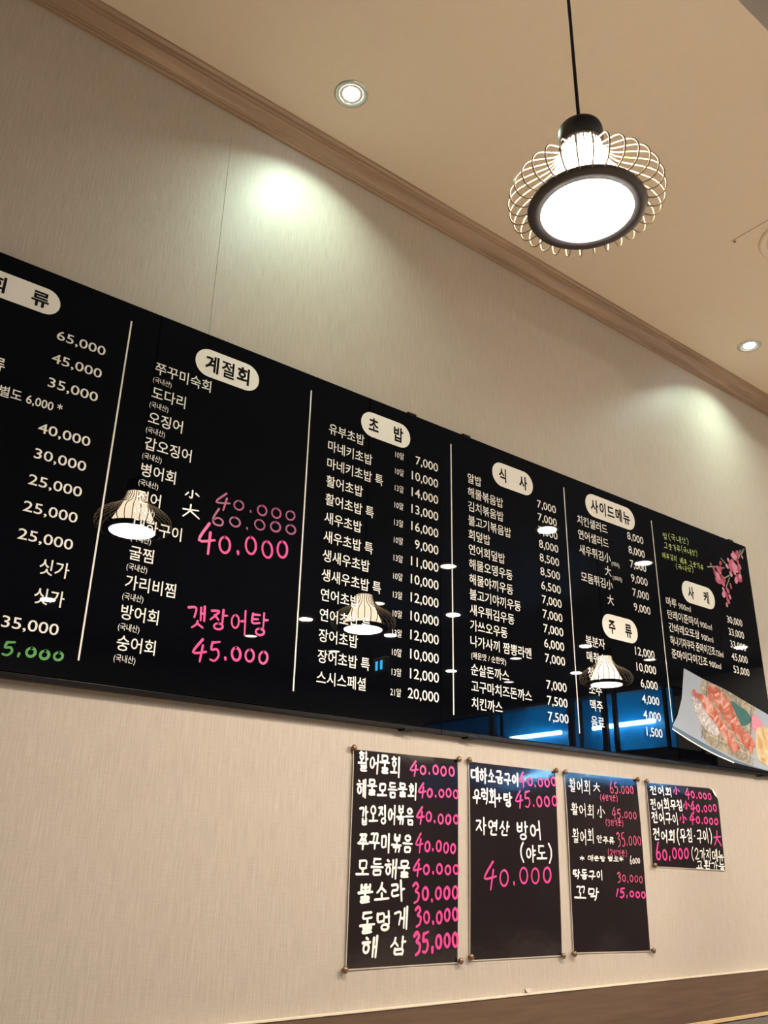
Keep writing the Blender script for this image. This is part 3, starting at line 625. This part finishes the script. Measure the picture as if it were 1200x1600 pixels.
for key in ('p1', 'p2', 'p3', 'p4'):
    cs = PO[key]
    t = thing('menu_poster', ((cs[0][0]+cs[1][0])/2, 0, Z(cs[2][1])), PL[key], 'poster', 'hand-lettered posters pinned under the menu boards')
    px, py, pz = t.location
    def bul(x, z, cs=cs, k=NO[key]):      # the laminated sheet bellies out a little between its pins
        u = min(1, max(0, (x-cs[0][0])/(cs[1][0]-cs[0][0]))); v = min(1, max(0, (Z(cs[0][1])-z)/(cs[0][1]-cs[2][1])))
        d = .0022+.0035*math.sin(PI*min(1, v*1.0))*(.6+.4*math.sin(PI*u)) + .0022*(1-math.exp(-v*9))*math.exp(-v*3)*(1.2-.6*abs(u-.6))
        d += .0007*math.sin(5.1*u+k*1.7)*math.sin(7*v+k)
        return -d
    def sheet(nm, mat, m_in, y, cut=False, nx=18, nz=24):
        V, F = [], []
        ww = cs[1][0]-cs[0][0]; hh = cs[0][1]-cs[2][1]
        for j in range(nz+1):
            for i in range(nx+1):
                u = m_in/ww+(1-2*m_in/ww)*i/nx; v = m_in/hh+(1-2*m_in/hh)*j/nz
                x, z = bilin(cs, u, v); z = Z(z)
                if cut:
                    e_ = (1-u)*ww+v*hh; lim = .030+ (m_in)
                    if e_ < lim: x -= (lim-e_)*.5; z -= (lim-e_)*.5
                V.append((x-px, y+bul(x, z)-py, z-pz))
        for j in range(nz):
            for i in range(nx):
                a = j*(nx+1)+i; F.append((a, a+nx+1, a+nx+2, a+1))
        return obj(nm, (V, F), mat, t, True)
    sheet('laminate', M_lam, -.0012, 0.0, key == 'p4')
    sheet('black_sheet', M_paper, .0013, -.0004, key == 'p4')
    if key == 'p4':
        x, z = cs[1][0], Z(cs[1][1])
        obj('folded_corner', ([(x-.028-px, -.004, z-.001-pz), (x-.003-px, -.004, z-.026-pz), (x-.024-px, -.0095, z-.021-pz), (x-.013-px, -.006, z-.012-pz)], [(0, 3, 2), (3, 1, 2)]), M_pill, t)
    posters[key], bulges[key] = t, bul
for k, (key, s, c_, lw, x, z, wd, h, ang) in enumerate(POSTER_HAND):
    lwm = lw*.00093 if c_ in 'WP' else lw*.00095
    hand('handwriting', s, INK[c_], lwm, x, Z(z), wd, h, ang, posters[key], -.0011, bulges[key], 50+k)

# pins
where = {'p1': ['top left corner of the leftmost poster', 'top right corner of the leftmost poster', 'bottom left corner of the leftmost poster', 'bottom right corner of the leftmost poster'],
         'p2': ['top left corner of the second poster', 'top right corner of the second poster', 'bottom left corner of the second poster', 'bottom right corner of the second poster'],
         'p3': ['top left corner of the third poster', 'top right corner of the third poster', 'bottom left corner of the third poster', 'bottom right corner of the third poster'],
         'p4': ['top left corner of the short poster', 'bottom left corner of the short poster']}
cnt = {}
pin0 = None
for key, x, z in PINS:
    i = cnt.get(key, 0); cnt[key] = i+1
    lab = 'round bronze push pin at the '+where[key][i]
    if pin0 is None:
        pin0 = thing('push_pin', (x, 0, Z(z)), lab, 'push pin', 'bronze push pins holding the posters')
        V, F = lathe([(0, -.0125), (.0035, -.0123), (.0058, -.0108), (.0066, -.0085), (.0058, -.0062), (.0035, -.0050)], 16)
        V = [(a, c_, b_) for a, b_, c_ in V]; obj('head', (V, [f[::-1] for f in F]), M_pin, pin0, True)
        V, F = lathe([(.0036, -.0052), (.0030, -.0030), (.0030, 0.0)], 12)
        V = [(a, c_, b_) for a, b_, c_ in V]; obj('collar', (V, [f[::-1] for f in F]), M_pin, pin0, True)
    else:
        dup(pin0, (x, 0, Z(z)), lab)

# ------------------------------------------------------------------ pendant lamps
def make_pendant(loc, label):
    t = thing('pendant_lamp', loc, label, 'pendant lamp', 'wire cage pendant lamps')
    top = CEIL-loc[2]
    d = obj('diffuser', lathe([(.0001, 0.0), (.0680, 0.0), (.0680, .003), (.0001, .003)], 48), M_disc, t)
    obj('rim_ring', lathe([(.0670, -.002), (.0850, 0.0), (.0868, .004), (.085, .008), (.0690, .008), (.0670, .004)], 56, True), M_ring, t, True)
    obj('glass_shade', lathe([(.0700, .006), (.0655, .022), (.055, .045), (.043, .070), (.0335, .095), (.029, .118), (.028, .140)], 40), M_shade, t, True)
    obj('lamp_cap', lathe([(.0001, .160), (.028, .160), (.0325, .157), (.034, .152), (.034, .121), (.0325, .119), (.030, .121), (.030, .150)], 40), M_dark, t, True)
    # wires: down from the cap, out to the belly and back under to the rim
    prof = spline([(.0315, .128, 0), (.034, .106, 0), (.049, .083, 0), (.077, .066, 0), (.102, .049, 0), (.1135, .028, 0), (.110, .009, 0), (.098, .001, 0), (.085, .003, 0)], 3)
    V, F = tube([(p.x, 0, p.y) for p in prof], .00125, 6)
    NW = 32
    w0 = obj('cage_wire', (V, F), M_wire, t, True)
    for k in range(1, NW):
        c_ = w0.copy(); C.objects.link(c_); c_.parent = t; c_.rotation_euler.z = 2*PI*k/NW
    obj('neck_ring', lathe([(.0325, .120), (.0345, .122), (.0325, .124)], 32), M_wire, t, True)
    obj('cord', tube([(0, 0, .158), (0, 0, top-.02)], .0028, 8), M_dark, t, True)
    obj('cord_grip', lathe([(.0001, .180), (.006, .178), (.008, .168), (.009, .159)], 16), M_dark, t, True)
    obj('ceiling_rose', lathe([(.0001, top-.028), (.035, top-.027), (.045, top-.022), (.048, top-.001), (.0001, top-.001)], 32), M_dark, t, True)
    return t
def lamp(kind, loc, energy, col, size=.1, spread=PI, rot=(0, 0, 0)):
    l = bpy.data.lights.new('lamp_light', kind); l.energy = energy; l.color = col
    if kind == 'AREA':
        l.shape = 'DISK'; l.size = size; l.spread = spread
    else:
        l.shadow_soft_size = size
    o = bpy.data.objects.new('lamp_light', l); C.objects.link(o); o.location = loc; o.rotation_euler = rot
    return o
PEN = [((.823, -.884, Z(.884)), 'nearest wire cage pendant lamp hanging in front of the ceiling'),
       ((1.68, -.884, Z(.731)), 'second wire cage pendant, mirrored in the middle of the menu boards'),
       ((2.98, -.884, Z(.709)), 'farthest wire cage pendant, mirrored beside the drinks list')]
pen = make_pendant(*PEN[0])
for loc, lab in PEN[1:]:
    p_ = dup(pen, loc, lab)
    for ch in p_.children:       # longer cords for the lower lamps
        if ch.name.startswith('cord') and 'grip' not in ch.name:
            ch.data = ch.data.copy()
            for v in ch.data.vertices:
                if v.co.z > .5: v.co.z = CEIL-loc[2]-.02
        if ch.name.startswith('ceiling_rose'): ch.location.z = PEN[0][0][2]-loc[2]
for loc, _ in PEN:
    lamp('AREA', (loc[0], loc[1], loc[2]-.003), PENDANT_W, WARM, .132)

# ------------------------------------------------------------------ small recessed spots near the wall
def make_spot(loc, label):
    t = thing('recessed_spotlight', loc, label, 'spotlight', 'small recessed spots beside the menu wall')
    obj('trim_ring', lathe([(.0275, .004), (.0290, -.001), (.0320, -.0035), (.0390, -.0035), (.0420, -.0015), (.0425, 0.0)], 40), M_chrome, t, True)
    obj('reflector', lathe([(.0285, .0005), (.0262, .016)], 32), M_chrome, t, True)
    obj('lens', lathe([(.0001, -.001), (.014, -.0012), (.024, 0.0005), (.0272, .004)], 32), M_dl, t, True)
    return t
sp = make_spot((.8555, -.1875, CEIL), 'small round spotlight in the ceiling, nearer and left of the pendant')
dup(sp, (2.631, -.1905, CEIL), 'small round spotlight in the ceiling at the far right beside the moulding')
for x in (.8555, 2.631):
    lamp('AREA', (x, -.189, CEIL-.0055), DOWN_W, COOL, .05, math.radians(125))

# larger round fittings of the room, seen mirrored in the boards
rl = None
rows = []
for p in sorted(CEILING_LIGHTS, key=lambda p: -p[1]):
    if rows and abs(rows[-1][0][1]-p[1]) < .45: rows[-1].append(p)
    else: rows.append([p])
ORD = ['first', 'second', 'third', 'fourth', 'fifth', 'sixth', 'seventh', 'eighth']
light_label = {}
for i, r_ in enumerate(rows):
    for j, p in enumerate(sorted(r_)):
        light_label[p] = 'round ceiling downlight, %s from the left in the %s row away from the menu wall' % (ORD[j], ORD[i])
for k, (x, y) in enumerate(CEILING_LIGHTS):
    lab = light_label[(x, y)]
    if rl is None:
        rl = thing('ceiling_downlight', (x, y, CEIL+RAISE), lab, 'ceiling light', 'round downlights of the dining room')
        obj('trim_ring', lathe([(.062, -.002), (.066, -.010), (.080, -.008), (.084, 0)], 32), M_whitep, rl, True)
        obj('lens', lathe([(.0001, -.003), (.063, -.003)], 32), M_rl, rl)
    else:
        dup(rl, (x, y, CEIL+RAISE), lab)
for i, (x, y) in enumerate(CEILING_LIGHTS):
    if i % 2 == 0: lamp('AREA', (x, y, CEIL+RAISE-.012), ROOM_W*1.6, WARM, .12)

# square ceiling plate with a round outlet
v_ = thing('ceiling_air_outlet', (2.21, -.607, CEIL), 'square ceiling plate with a round recessed air outlet at the right edge', 'air vent')
bm = bmesh.new(); box(bm, -.14, .14, -.14, .14, -.003, 0, .001); obj('plate', bm, M_ceil, v_)
obj('outlet_ring', lathe([(.116, -.003), (.114, -.0075), (.106, -.0085), (.098, -.004), (.094, -.0032)], 48), M_ceil, v_, True)
obj('throat', lathe([(.0001, -.0032), (.094, -.0032)], 48), M_whitep, v_)
obj('centre_cone', lathe([(.0001, -.012), (.050, -.0115), (.068, -.009), (.072, -.0040)], 48), M_ceil, v_, True)
for sx in (-1, 1):
    for sy in (-1, 1):
        o = obj('screw', lathe([(.0001, -.0055), (.0035, -.0050), (.0045, -.003)], 12), M_pin, v_, True); o.location = (sx*.133, sy*.133, 0)

# ------------------------------------------------------------------ blue lit tanks across the room (mirrored in the right board)
def tank(y0, y1, label):
    t = thing('display_tank', (5.85, (y0+y1)/2, 2.0), label, 'aquarium', 'blue lit tanks on the steel stand')
    h = (y1-y0)/2
    bm = bmesh.new(); box(bm, -.14, -.12, -h+.01, h-.01, .05, .50); obj('lit_back_panel', bm, M_blue, t)
    bm = bmesh.new(); box(bm, -.25, -.244, -h+.02, h-.02, .05, .50); obj('front_glass', bm, M_glass, t)
    bm = bmesh.new()
    box(bm, -.26, .2, -h, h, .02, .05); box(bm, -.26, .2, -h, h, .50, .515)
    for s in (-1, 1): box(bm, -.26, -.235, s*h-.012, s*h+.012, .05, .50); box(bm, .17, .2, s*h-.012, s*h+.012, .05, .50)
    obj('frame', bm, M_dark, t)
    if y0 < -5: return t
    o = obj('light_tube', tube([(0, -h*.66, 0), (0, h*.66, 0)], .018, 12), M_tube, t, True); o.location = (-.19, 0, .26)
    return t
tank(-4.255, -3.355, 'blue lit aquarium on the stand, nearer the front wall')
tank(-3.315, -2.415, 'blue lit aquarium on the stand, nearer the menu wall')
tank(-5.24, -4.295, 'blue lit aquarium at the far end of the stand')
st = thing('tank_stand', (5.85, -3.78, 0), 'tall black steel stand carrying the blue lit aquariums', 'stand')
bm = bmesh.new(); box(bm, -.28, .22, -1.45, 1.45, 1.96, 2.018); obj('shelf', bm, M_dark, st)
for y in (-1.43, -.5, .5, 1.43):
    for x in (-.26, .2):
        bm = bmesh.new(); box(bm, x-.02, x+.02, y-.02, y+.02, 0, 1.96); obj('leg', bm, M_dark, st)
for y, wy in ((.855, .024), (.960, .015)):
    bm = bmesh.new(); box(bm, -.345, -.315, y-wy, y+wy, 1.75, 2.55); obj('front_post', bm, M_dark, st)
bm = bmesh.new(); box(bm, -.345, -.28, .82, 0.99, 1.97, 2.0); obj('post_bracket', bm, M_dark, st)
# little hanging blue lamp
hb_ = thing('hanging_blue_sign', (4.5, -4.53, Z(1.50)), 'small blue lit box hanging from the ceiling of the dining room', 'sign')
bm = bmesh.new(); box(bm, -.02, .02, -.10, .10, 0, .14, .004); obj('casing', bm, M_dark, hb_)
for s in (-.035, .035):
    bm = bmesh.new(); box(bm, -.026, -.018, s-.014, s+.014, .03, .11, .002); obj('light_bar', bm, M_cyan, hb_)
obj('hanger', tube([(0, 0, .14), (0, 0, CEIL+RAISE-hb_.location.z)], .005, 8), M_dark, hb_)
